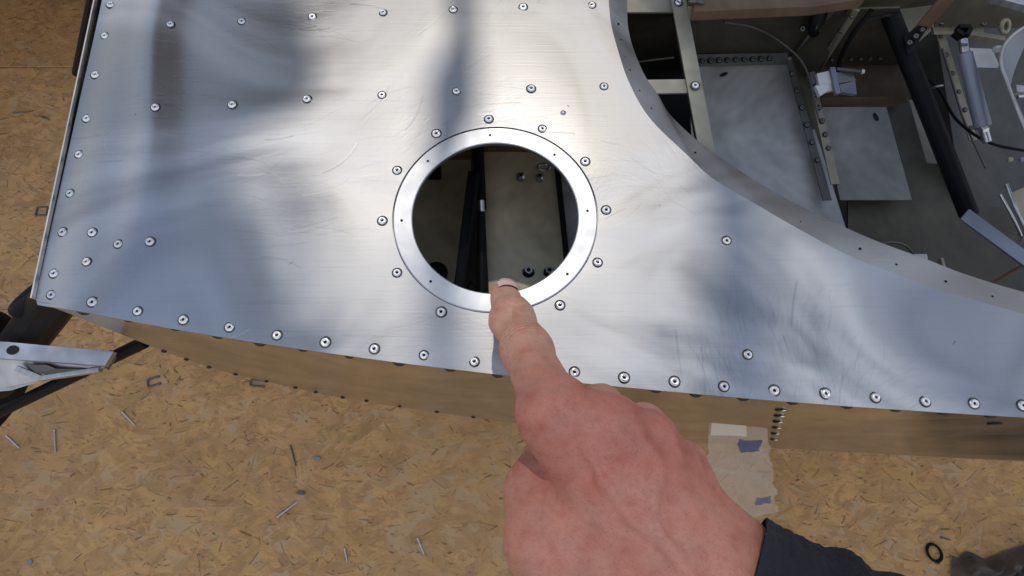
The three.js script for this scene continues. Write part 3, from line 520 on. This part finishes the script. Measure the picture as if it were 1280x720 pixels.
// ---------------------------------------------- the nose gear below the left corner
{
  const gear = new THREE.Group(); gear.name = 'nose_gear'; plane.add(gear);
  const yF = 0.50;
  mesh('strut', rod(P(102, 330, 0.555), P(-8, 478, 0.405), 0.0135, 0.0155, 32), M.black, gear);
  mesh('strut_collar', new THREE.TorusGeometry(0.0115, 0.005, 14, 40).rotateX(1.1).rotateZ(0.6).translate(...P(40, 372, 0.51).toArray()), M.rubber, gear);
  // machined fork: a flat top bar, a rising lower bar and a web between them
  const top = pl([[-30, 425, yF], [10, 427.5, yF], [142, 439.5, yF], [131, 457, yF], [60, 452, yF], [-30, 446, yF]], 0.004);
  const fork = mesh('fork', top, M.machined, gear);
  mesh('fork_end', pl([[142, 439.5, yF - 0.001], [146, 447, yF - 0.006], [136, 463, yF - 0.012], [131, 457, yF - 0.001]], 0.003), M.dull, gear);
  mesh('fork_web', pl([[-30, 447, yF - 0.008], [60, 453, yF - 0.008], [131, 459, yF - 0.008], [128, 464, yF - 0.012], [52, 476, yF - 0.02], [14, 488, yF - 0.024], [-30, 492, yF - 0.026]], 0.004), M.machined, gear);
  mesh('fork_pocket_shade', pl([[34, 456, yF - 0.007], [58, 456, yF - 0.007], [70, 461, yF - 0.008], [112, 461.5, yF - 0.0085], [62, 469, yF - 0.014], [44, 466, yF - 0.012]], 0.0005), M.dull, gear);  // flat dark patch, the shade of the web recess put into colour
  mesh('fork_arm', beam(P(126, 462, yF - 0.009), P(52, 473, yF - 0.016), 0.0035, 0.004), M.machined, gear);
  mesh('fork_arm', beam(P(52, 473, yF - 0.016), P(20, 460, yF - 0.007), 0.004, 0.004), M.machined, gear);
  { const m = mesh('fork_hole', new THREE.CylinderGeometry(0.0036, 0.0036, 0.0006, 24).scale(1.15, 1, 0.9), M.hole, gear); m.position.copy(P(16, 437.5, yF + 0.0001)); }
  mesh('tie_rod', rod(P(-30, 529, 0.40), P(182, 427, 0.475), 0.0046), M.black, gear);
  { const m = mesh('tyre', new THREE.TorusGeometry(0.05, 0.026, 20, 60), M.rubber, gear); m.position.copy(P(-82, 490, 0.41)); m.rotation.set(0.2, 1.1, 0.3); }
  mesh('upper_strut', rod(P(122, -30, 0.55), P(96, 92, 0.44), 0.004), M.black, gear);
}

// ------------------------------------------------------------------ the pointing hand
{
  const person = thing('person', 'hand in dark navy sleeve pointing index finger at the access ring', 'person');
  const J = {
    im: P(694, 520, 0.682), ip: P(658, 436, 0.6475), id: P(641, 400, 0.627), it: P(630, 369, 0.6085),
    mm: P(754, 543, 0.684), rm: P(805, 560, 0.677), pm: P(846, 598, 0.665),
    w0: P(855, 770, 0.675), w1: P(880, 750, 0.677), w2: P(905, 718, 0.669), arm: P(1100, 905, 0.69),
    tc: P(800, 750, 0.67), tm: P(684, 676, 0.669), ti: P(667, 615, 0.660), tt: P(684, 566, 0.655),
  };
  const prim = []; // [a, b, ra, rb, group]
  const cap = (a, b, ra, rb, grp) => prim.push([a, b, ra, rb, grp]);
  cap(J.im, J.ip, 0.0118, 0.0095, 1); cap(J.ip, J.id, 0.0095, 0.0092, 1); cap(J.id, J.it, 0.0091, 0.0071, 1);
  cap(J.w0, J.im, 0.0185, 0.0118, 0); cap(J.w1, J.mm, 0.018, 0.0122, 0); cap(J.w1, J.rm, 0.018, 0.0115, 0); cap(J.w2, J.pm, 0.0165, 0.0105, 0);
  cap(J.w1, J.arm, 0.0235, 0.025, 0); cap(J.w2, J.arm, 0.018, 0.022, 0); cap(J.w0, J.arm, 0.0185, 0.022, 0);
  cap(J.tc, J.tm, 0.019, 0.0128, 0); cap(J.w1.clone().lerp(J.im, 0.45), J.tm.clone().lerp(J.tc, 0.3), 0.016, 0.013, 0);
  cap(J.tm, J.ti, 0.0125, 0.0105, 2); cap(J.ti, J.tt, 0.0105, 0.0082, 2);
  const curl = (m, r, L, grp, k) => { const p = m.clone().add(V(0.004 + 0.006 * k, -0.036 * L, -0.014 * L + 0.004 * k)), d = p.clone().add(V(-0.003, -0.014 * L, 0.018 * L)), t = d.clone().add(V(-0.004, 0.008 * L, 0.019 * L)); cap(m, p, r, r * 0.86, grp); cap(p, d, r * 0.86, r * 0.78, grp); cap(d, t, r * 0.78, r * 0.66, grp); };
  curl(J.mm, 0.0118, 1, 3, 0); curl(J.rm, 0.0112, 0.95, 4, 0.5); curl(J.pm, 0.0102, 0.8, 5, 1);
  // direction of the back of the hand
  const up = J.im.clone().sub(J.w1).cross(J.pm.clone().sub(J.w1)).normalize(); if (up.y < 0) up.negate();
  const soft = []; // tendons, knuckles, veins over the back
  const ten = (a, b, o, r) => soft.push([a.clone().lerp(b, 0.05).addScaledVector(up, o), a.clone().lerp(b, 0.75).addScaledVector(up, o * 0.93), r, r * 0.9]);
  ten(J.im, J.w1, 0.0124, 0.0018); ten(J.mm, J.w1, 0.0129, 0.002); ten(J.rm, J.w1, 0.0122, 0.0018); ten(J.pm, J.w2, 0.0104, 0.002);
  const sph = (p, r) => soft.push([p, p.clone().add(V(1e-5, 0, 0)), r, r]);
  sph(J.mm.clone().addScaledVector(up, 0.0026), 0.0108); sph(J.rm.clone().addScaledVector(up, 0.0022), 0.0101); sph(J.pm.clone().addScaledVector(up, 0.002), 0.009);
  sph(J.ti.clone().addScaledVector(up, 0.0015), 0.0102);
  const smin = (a, b, k) => { const h = Math.max(k - Math.abs(a - b), 0) / k; return Math.min(a, b) - h * h * k * 0.25; };
  const seg = (x, y, z, s) => { const [a, b, ra, rb] = s, dx = b.x - a.x, dy = b.y - a.y, dz = b.z - a.z, px = x - a.x, py = y - a.y, pz = z - a.z; let t = (px * dx + py * dy + pz * dz) / (dx * dx + dy * dy + dz * dz + 1e-12); t = t < 0 ? 0 : t > 1 ? 1 : t; const ex = px - dx * t, ey = py - dy * t, ez = pz - dz * t; return Math.sqrt(ex * ex + ey * ey + ez * ez) - (ra + (rb - ra) * t); };
  const onBack = (u, v) => { for (let y = 0.715; y > 0.63; y -= 0.0004) { const q = P(u, v, y); let d = 1; for (const s of prim) if (!s[4]) d = smin(d, seg(q.x, q.y, q.z, s), 0.013); if (d < 0) return q; } return P(u, v, 0.68); };
  const vein = (pix) => { const p = pix.map((q) => onBack(...q)); for (let i = 0; i < p.length - 1; i++) soft.push([p[i], p[i + 1], 0.0007, 0.0007]); };
  vein([[735, 560], [752, 600], [790, 650], [840, 690], [880, 740]]); vein([[828, 590], [815, 630], [825, 668], [850, 700]]);
  const fDir = J.id.clone().sub(J.ip).normalize();
  function field(x, y, z) {
    const g = [1, 1, 1, 1, 1, 1];
    for (const s of prim) { const d = seg(x, y, z, s), q = s[4]; g[q] = smin(g[q], d, q === 1 ? 0.008 : q ? 0.004 : 0.013); }
    let d = g[0];
    d = smin(d, g[1], 0.009); d = smin(d, g[2], 0.012);
    const c = Math.min(smin(g[3], g[4], 0.002), g[5]); d = smin(d, smin(c, g[5], 0.002), 0.006);
    if (d < 0.012) {
      for (const s of soft) d = smin(d, seg(x, y, z, s), s[2] < 0.002 ? 0.0035 : 0.006);
      d += 0.0008 * noise.noise(x * 70, y * 70, z * 70) + 0.00018 * noise.noise(x * 230, y * 230, z * 230);
      // creases across the finger joints
      for (const [j, w] of [[J.ip, 0.006], [J.id, 0.004]]) { const t = (x - j.x) * fDir.x + (y - j.y) * fDir.y + (z - j.z) * fDir.z, q = Math.exp(-t * t / (w * w)) * Math.exp(-((x - j.x) ** 2 + (y - j.y) ** 2 + (z - j.z) ** 2) / 0.0004); d += 0.00032 * q * Math.cos(t * 2600 + noise.noise(x * 300, z * 300, 2) * 1.2); }
    }
    return d;
  }
  // surface nets over a fine grid
  const lo = V(-0.012, 0.598, -0.118), hi = V(0.128, 0.722, 0.062), cs = 0.00115;
  const nx = Math.ceil((hi.x - lo.x) / cs), ny = Math.ceil((hi.y - lo.y) / cs), nz = Math.ceil((hi.z - lo.z) / cs);
  const val = new Float32Array(nx * ny * nz).fill(1), id = (i, j, k) => i + nx * (j + ny * k), C = 4;
  for (let k = 0; k < nz; k += C) for (let j = 0; j < ny; j += C) for (let i = 0; i < nx; i += C) { // coarse blocks first
    const m = field(lo.x + (i + C / 2) * cs, lo.y + (j + C / 2) * cs, lo.z + (k + C / 2) * cs);
    const near = Math.abs(m) < cs * C * 1.1 + 0.003;
    for (let c = k; c < Math.min(nz, k + C); c++) for (let b = j; b < Math.min(ny, j + C); b++) for (let a = i; a < Math.min(nx, i + C); a++) val[id(a, b, c)] = near ? field(lo.x + a * cs, lo.y + b * cs, lo.z + c * cs) : m;
  }
  const vid = new Int32Array(nx * ny * nz).fill(-1), pos = [], idx = [];
  for (let k = 0; k < nz - 1; k++) for (let j = 0; j < ny - 1; j++) for (let i = 0; i < nx - 1; i++) {
    let n = 0, x = 0, y = 0, z = 0, neg = 0; const v = [];
    for (let c = 0; c < 8; c++) { const q = val[id(i + (c & 1), j + (c >> 1 & 1), k + (c >> 2))]; v.push(q); if (q < 0) neg++; }
    if (!neg || neg === 8) continue;
    for (let a = 0; a < 8; a++) for (const bit of [1, 2, 4]) { const b = a | bit; if (a === b || (v[a] < 0) === (v[b] < 0)) continue; const t = v[a] / (v[a] - v[b]); x += (a & 1) + (bit === 1 ? t : 0); y += (a >> 1 & 1) + (bit === 2 ? t : 0); z += (a >> 2) + (bit === 4 ? t : 0); n++; }
    vid[id(i, j, k)] = pos.length / 3; pos.push(lo.x + (i + x / n) * cs, lo.y + (j + y / n) * cs, lo.z + (k + z / n) * cs);
  }
  for (let k = 1; k < nz - 1; k++) for (let j = 1; j < ny - 1; j++) for (let i = 1; i < nx - 1; i++) {
    const a = val[id(i, j, k)] < 0;
    const quad = (p, q, r, s, flip) => { if (p < 0 || q < 0 || r < 0 || s < 0) return; flip ? idx.push(p, r, q, p, s, r) : idx.push(p, q, r, p, r, s); };
    if (a !== val[id(i + 1, j, k)] < 0) quad(vid[id(i, j - 1, k - 1)], vid[id(i, j, k - 1)], vid[id(i, j, k)], vid[id(i, j - 1, k)], !a);
    if (a !== val[id(i, j + 1, k)] < 0) quad(vid[id(i - 1, j, k - 1)], vid[id(i - 1, j, k)], vid[id(i, j, k)], vid[id(i, j, k - 1)], !a);
    if (a !== val[id(i, j, k + 1)] < 0) quad(vid[id(i - 1, j - 1, k)], vid[id(i, j - 1, k)], vid[id(i, j, k)], vid[id(i - 1, j, k)], !a);
  }
  const g = new THREE.BufferGeometry(); g.setAttribute('position', new THREE.Float32BufferAttribute(pos, 3)); g.setIndex(idx);
  const col = [], nrm = [], uv = [], e = 0.0005;
  for (let i = 0; i < pos.length; i += 3) {
    const x = pos[i], y = pos[i + 1], z = pos[i + 2];
    const n = V(field(x + e, y, z) - field(x - e, y, z), field(x, y + e, z) - field(x, y - e, z), field(x, y, z + e) - field(x, y, z - e)).normalize(); nrm.push(n.x, n.y, n.z);
    const near = (p, r) => Math.exp(-((x - p.x) ** 2 + (y - p.y) ** 2 + (z - p.z) ** 2) / (r * r));
    const red = clamp(0.2 * near(J.im, 0.024) + 0.5 * near(J.mm, 0.018) + 0.5 * near(J.rm, 0.018) + 0.4 * near(J.ip, 0.010) + 0.35 * near(J.it, 0.012) + 0.35 * near(J.id, 0.008) + 0.8 * sstep(z, -0.115, -0.01) , 0, 1);
    const mot = 0.5 + 0.5 * noise.noise(x * 120 + 5, y * 120, z * 120), fine = noise.noise(x * 500, y * 500, z * 500), k = 0.86 + 0.22 * mot + 0.09 * fine;
    col.push((0.63 - 0.20 * red) * k, (0.41 - 0.225 * red - 0.035 * mot) * k, (0.305 - 0.16 * red - 0.03 * mot) * k); uv.push(x, z);
  }
  g.setAttribute('normal', new THREE.Float32BufferAttribute(nrm, 3)); g.setAttribute('color', new THREE.Float32BufferAttribute(col, 3)); g.setAttribute('uv', new THREE.Float32BufferAttribute(uv, 2));
  // fine creases of the skin: a net of short crossing lines
  const pore = canvasTex(512, 512, (c, w) => { const r = mulberry(31); c.fillStyle = '#909090'; c.fillRect(0, 0, w, w); for (let i = 0; i < 5200; i++) { const x = r() * w, y = r() * w, a = (r() < 0.5 ? 0.7 : -0.75) + (r() - 0.5) * 0.7, L = 5 + 12 * r(); c.strokeStyle = `rgba(30,30,30,${0.12 + 0.2 * r()})`; c.lineWidth = 0.8 + r(); c.beginPath(); c.moveTo(x, y); c.lineTo(x + Math.cos(a) * L, y + Math.sin(a) * L); c.stroke(); } });
  pore.repeat.set(22, 22);
  const blotch = canvasTex(512, 512, (c, w) => { const r = mulberry(12); c.fillStyle = '#f0ece8'; c.fillRect(0, 0, w, w);
    for (let i = 0; i < 420; i++) { const x = r() * w, y = r() * w, q = 6 + 34 * r(), gr = c.createRadialGradient(x, y, 0, x, y, q), dk = r() < 0.55; gr.addColorStop(0, dk ? 'rgba(180,95,85,0.15)' : 'rgba(255,250,235,0.12)'); gr.addColorStop(1, 'rgba(220,190,170,0)'); c.fillStyle = gr; c.fillRect(x - q, y - q, 2 * q, 2 * q); }
    for (let i = 0; i < 1500; i++) { const x = r() * w, y = r() * w, a = -0.75 + (r() - 0.5) * 0.9, L = 4 + 14 * r(); c.strokeStyle = `rgba(120,60,50,${0.05 + 0.12 * r()})`; c.lineWidth = 0.6 + 0.8 * r(); c.beginPath(); c.moveTo(x, y); c.lineTo(x + Math.cos(a) * L, y + Math.sin(a) * L); c.stroke(); }
    for (let i = 0; i < 160; i++) { c.fillStyle = `rgba(110,55,45,${0.1 + 0.2 * r()})`; c.beginPath(); c.arc(r() * w, r() * w, 0.6 + 1.3 * r(), 0, 7); c.fill(); } }, true);
  blotch.repeat.set(15, 15);
  const hm = new THREE.MeshPhysicalMaterial({ vertexColors: true, map: blotch, roughness: 0.6, bumpMap: pore, bumpScale: 0.0008, sheen: 0.08, sheenColor: lin(0.9, 0.5, 0.4), sheenRoughness: 0.5 });
  mesh('hand', g, hm, person);
  // nail of the index finger, bent round the tip
  {
    const ax = J.it.clone().sub(J.id).normalize(), n = up.clone().addScaledVector(ax, -up.dot(ax)).normalize(), s = ax.clone().cross(n).normalize();
    const at = (a, b) => { // a across, b along
      const ang = (a - 0.5) * 1.75, along = lerp(-0.0055, 0.0062, b) - 0.0012 * Math.pow(Math.abs(a - 0.5) * 2, 2) * (b > 0.5 ? 1 : -1);
      const r = -0.0002 + 0.0011 * sstep(b, 0, 0.4) - 0.0007 * Math.pow(Math.abs(a - 0.5) * 2, 4) + lerp(0.0082, 0.0069, clamp((along + 0.006) / 0.012, 0, 1)) + 0.0005 - 0.0022 * sstep(b, 0.55, 1) ** 2;
      return J.it.clone().addScaledVector(ax, along).addScaledVector(n, Math.cos(ang) * r).addScaledVector(s, Math.sin(ang) * r);
    };
    mesh('fingernail', gridGeo(16, 12, at), new THREE.MeshPhysicalMaterial({ color: lin(0.60, 0.43, 0.37), roughness: 0.32, clearcoat: 0.3, clearcoatRoughness: 0.25 }), person);
  }
  // sleeve: soft knitted cuff running out of the picture
  const A0 = P(902, 754, 0.676), A1 = P(1230, 980, 0.69), ax = A1.clone().sub(A0).normalize(), s = ax.clone().cross(V(0, 1, 0)).normalize(), t = s.clone().cross(ax).normalize();
  const L = A1.clone().sub(A0).length();
  const body = (a, b) => {
    const ang = a * Math.PI * 2, out = b < 0.06 ? -1 : 1, d = Math.max(0, (b - 0.06) / 0.94) * L, inn = b < 0.06 ? (0.06 - b) / 0.06 : 0;
    let r = 0.0315 + 0.006 * sstep(d, 0, 0.05) - 0.003 * inn + 0.0012 * Math.sin(d * 330 + Math.sin(ang * 2) * 1.6) * sstep(d, 0.006, 0.03) + 0.0028 * noise.noise(Math.cos(ang) * 1.6, Math.sin(ang) * 1.6, d * 50);
    r += 0.0009 * noise.noise(Math.cos(ang) * 14, Math.sin(ang) * 14, d * 380);
    return A0.clone().addScaledVector(ax, d + inn * 0.01 + (b <= 0.06 ? 0 : 0) - 0.0008 * Math.sin(ang * 3)).addScaledVector(s, Math.cos(ang) * r).addScaledVector(t, Math.sin(ang) * r * 0.94);
  };
  const weave = canvasTex(256, 256, (c, w) => { const r = mulberry(8); c.fillStyle = '#777'; c.fillRect(0, 0, w, w); for (let i = 0; i < 9000; i++) { const x = r() * w, y = r() * w, k = r() < 0.5 ? 0 : 255; c.strokeStyle = `rgba(${k},${k},${k},0.25)`; c.beginPath(); c.moveTo(x, y); c.lineTo(x + (r() - 0.5) * 9, y + (r() - 0.5) * 9); c.stroke(); } });
  weave.repeat.set(30, 30);
  mesh('sleeve', gridGeo(110, 130, body, (p, a, b) => [a * 0.2, b * L]), new THREE.MeshPhysicalMaterial({ color: lin(0.010, 0.012, 0.018), roughness: 0.95, bumpMap: weave, bumpScale: 0.0016, sheen: 0.2, sheenColor: lin(0.08, 0.09, 0.11), sheenRoughness: 0.7 }), person);
}

// ------------------------------------------------------------------ small things on the floor
{
  const pins = [
    [[8, 545], [24, 560], 'spent rivet pin nearest the left edge below the black tie rod'],
    [[68, 538], [69.5, 566], 'upright looking spent rivet pin below the machined fork'],
    [[153, 515], [169, 532], 'slanted spent rivet pin on boards between fork and skin corner'],
    [[363, 557], [370, 583], 'dark steep spent rivet pin beside the grey metal chip'],
    [[347, 646], [372, 627], 'shiny spent rivet pin lying level at lower middle of the floor'],
    [[522, 673], [530, 693], 'pale spent rivet pin left of the pointing hand'],
    [[431, 686], [434, 702], 'short spent rivet pin near the bottom edge of the photo'],
    [[1177, 672], [1188, 675], 'small dark rivet pin above the rubber ring at lower right'],
    [[17, 141], [41, 138.5], 'dark pin lying level on the boards at upper left'],
    [[52, 146], [62, 150], 'short dark pin right of another pin at upper left'],
  ];
  pins.forEach(([a, b, label], i) => {
    const p = P(...a, 0.0016), q = P(...b, 0.0014), mid = p.clone().add(q).multiplyScalar(0.5), d = q.clone().sub(p), L = d.length();
    const t = thing('rivet_pin', label, 'rivet pin', mid, 'spent rivet pins on the floor'); d.normalize();
    mesh('shank', rod(d.clone().multiplyScalar(-L / 2), d.clone().multiplyScalar(L / 2), 0.0011, 0.0009, 10), i === 3 || i > 6 ? M.dull : M.steel, t);
    mesh('head', new THREE.SphereGeometry(0.0015, 10, 8).translate(...d.clone().multiplyScalar(-L / 2).toArray()), i === 3 || i > 6 ? M.dull : M.steel, t);
  });
  const chip = (u, v, sx, sz, rot, label, m) => {
    const r = mulberry(u), sh = new THREE.Shape(); for (let i = 0; i < 7; i++) { const a = i / 7 * 6.283, q = 0.7 + 0.5 * r(); i ? sh.lineTo(Math.cos(a) * q * sx, Math.sin(a) * q * sz) : sh.moveTo(q * sx, 0); }
    const g = new THREE.ExtrudeGeometry(sh, { depth: 0.001, bevelEnabled: true, bevelSize: 0.0004, bevelThickness: 0.0004, bevelSegments: 1 }).rotateX(-Math.PI / 2 + 0.12).rotateY(rot);
    const o = mesh('metal_chip', g, m); o.position.copy(P(u, v, 0.002)); tag(o, label, 'metal chip', 'metal chips on the floor');
  };
  chip(397, 573, 0.0055, 0.003, 0.1, 'grey blue metal chip right of a steep dark rivet pin', M.blueGrey);
  chip(376, 616, 0.006, 0.003, -0.1, 'flat dull metal chip just above the shiny rivet pin', M.dull);
  chip(37, 703, 0.004, 0.003, 0.8, 'pale metal chip at the bottom left of the floor', M.blueGrey);
  // dark square outlines and open loops on the boards
  const loop = (u, v, w, h, rot, open, label) => {
    const pts = []; const n = 28; for (let i = 0; i <= n; i++) { const a = (i / n * (open ? 0.8 : 1)) * 6.283 + 0.6, k = 1 / Math.max(Math.abs(Math.cos(a)), Math.abs(Math.sin(a))); pts.push(V(Math.cos(a) * k * w * 0.86, 0, Math.sin(a) * k * h * 0.86)); }
    const g = new THREE.TubeGeometry(new THREE.CatmullRomCurve3(pts, !open), 60, 0.0016, 6, !open).scale(1, 0.6, 1).rotateY(rot);
    const o = mesh('dark_outline', g, M.dull); o.position.copy(P(u, v, 0.0011)); tag(o, label, 'wire loop', 'dark outlines on the floor');
  };
  loop(52, 264, 0.010, 0.0085, 0.05, false, 'square dark outline beside the left edge of the skin');
  loop(192, 477, 0.010, 0.0065, 0.3, true, 'open dark outline on the floor right of the fork tip');
  loop(322, 479, 0.0125, 0.005, -0.1, true, 'wide flat dark outline just below the fuselage side panel');
  { const g = new THREE.TorusGeometry(0.0105, 0.0019, 10, 40).rotateX(-Math.PI / 2).scale(0.85, 1, 1.05); const o = mesh('rubber_ring', g, M.rubber); o.position.copy(P(1168, 691, 0.002)); o.rotation.y = 0.4; tag(o, 'small dark rubber ring on the boards at lower right', 'rubber ring'); }
  { // clear plastic bag with blue print lying below the side panel
    const t = thing('plastic_bag', 'crumpled clear plastic bag with blue print beside the pointing hand', 'plastic bag');
    const c = [sideAt(884, 500).add(V(0, 0, 0.012)), sideAt(955, 506).add(V(0, 0, 0.012)), P(972, 640, 0.30), P(880, 660, 0.30)];
    const f = (a, b) => { const q = c[0].clone().lerp(c[1], a).lerp(c[3].clone().lerp(c[2], a), b); q.y += (0.010 * noise.noise(a * 5, b * 7, 3) + 0.006 * noise.noise(a * 14, b * 16, 7)) * sstep(b, 0, 0.2); return q; };
    mesh('film', gridGeo(40, 50, f, (p, a, b) => [a, b]), new THREE.MeshPhysicalMaterial({ color: lin(0.85, 0.87, 0.9), roughness: 0.25, transmission: 0.78, thickness: 0, side: THREE.DoubleSide }), t);
    mesh('blue_label', gridGeo(14, 8, (a, b) => f(0.45 + a * 0.4 + 0.02 * noise.noise(a, b * 4, 2), 0.10 + b * 0.08 + 0.02 * noise.noise(a * 4, b, 6)).add(V(0, 0.0012, 0)), (p, a, b) => [a, b]), std({ color: lin(0.05, 0.08, 0.22), roughness: 0.5 }), t);
    mesh('paper_slip', gridGeo(14, 8, (a, b) => f(0.02 + a * 0.6, 0.0 + b * 0.07).add(V(0, 0.0016, 0)), (p, a, b) => [a, b]), std({ color: lin(0.55, 0.53, 0.48), roughness: 0.8 }), t);
    mesh('blue_label', gridGeo(14, 8, (a, b) => f(0.72 + a * 0.2 + 0.02 * noise.noise(a, b * 3, 4), 0.7 + b * 0.10 + 0.02 * noise.noise(a * 3, b, 1)).add(V(0, 0.0012, 0)), (p, a, b) => [a, b]), std({ color: lin(0.10, 0.12, 0.22), roughness: 0.5 }), t);
  }
  { // crumpled cloth in the lower right corner
    const f = (a, b) => { const u = lerp(1190, 1345, a), top = 694 + 8 * Math.sin(a * 9) - 12 * sstep(a, 0.05, 0.12) * (1 - sstep(a, 0.14, 0.3)) - 30 * sstep(a, 0.45, 0.9), q = P(u, lerp(top, 800, b), 0.004); const s = sstep(b, 0, 0.18) * sstep(a, 0, 0.06); q.y += s * (0.022 + 0.018 * noise.noise(a * 7, b * 6, 5) + 0.012 * noise.noise(a * 17, b * 12, 9)); return q; };
    const o = mesh('rag', gridGeo(90, 60, f, (p) => [p.x, p.z]), std({ color: lin(0.13, 0.105, 0.085), map: gC, roughness: 0.95 })); tag(o, 'crumpled grey brown rag in the lower right corner of the floor', 'rag');
  }
}

renderer.render(scene, camera);
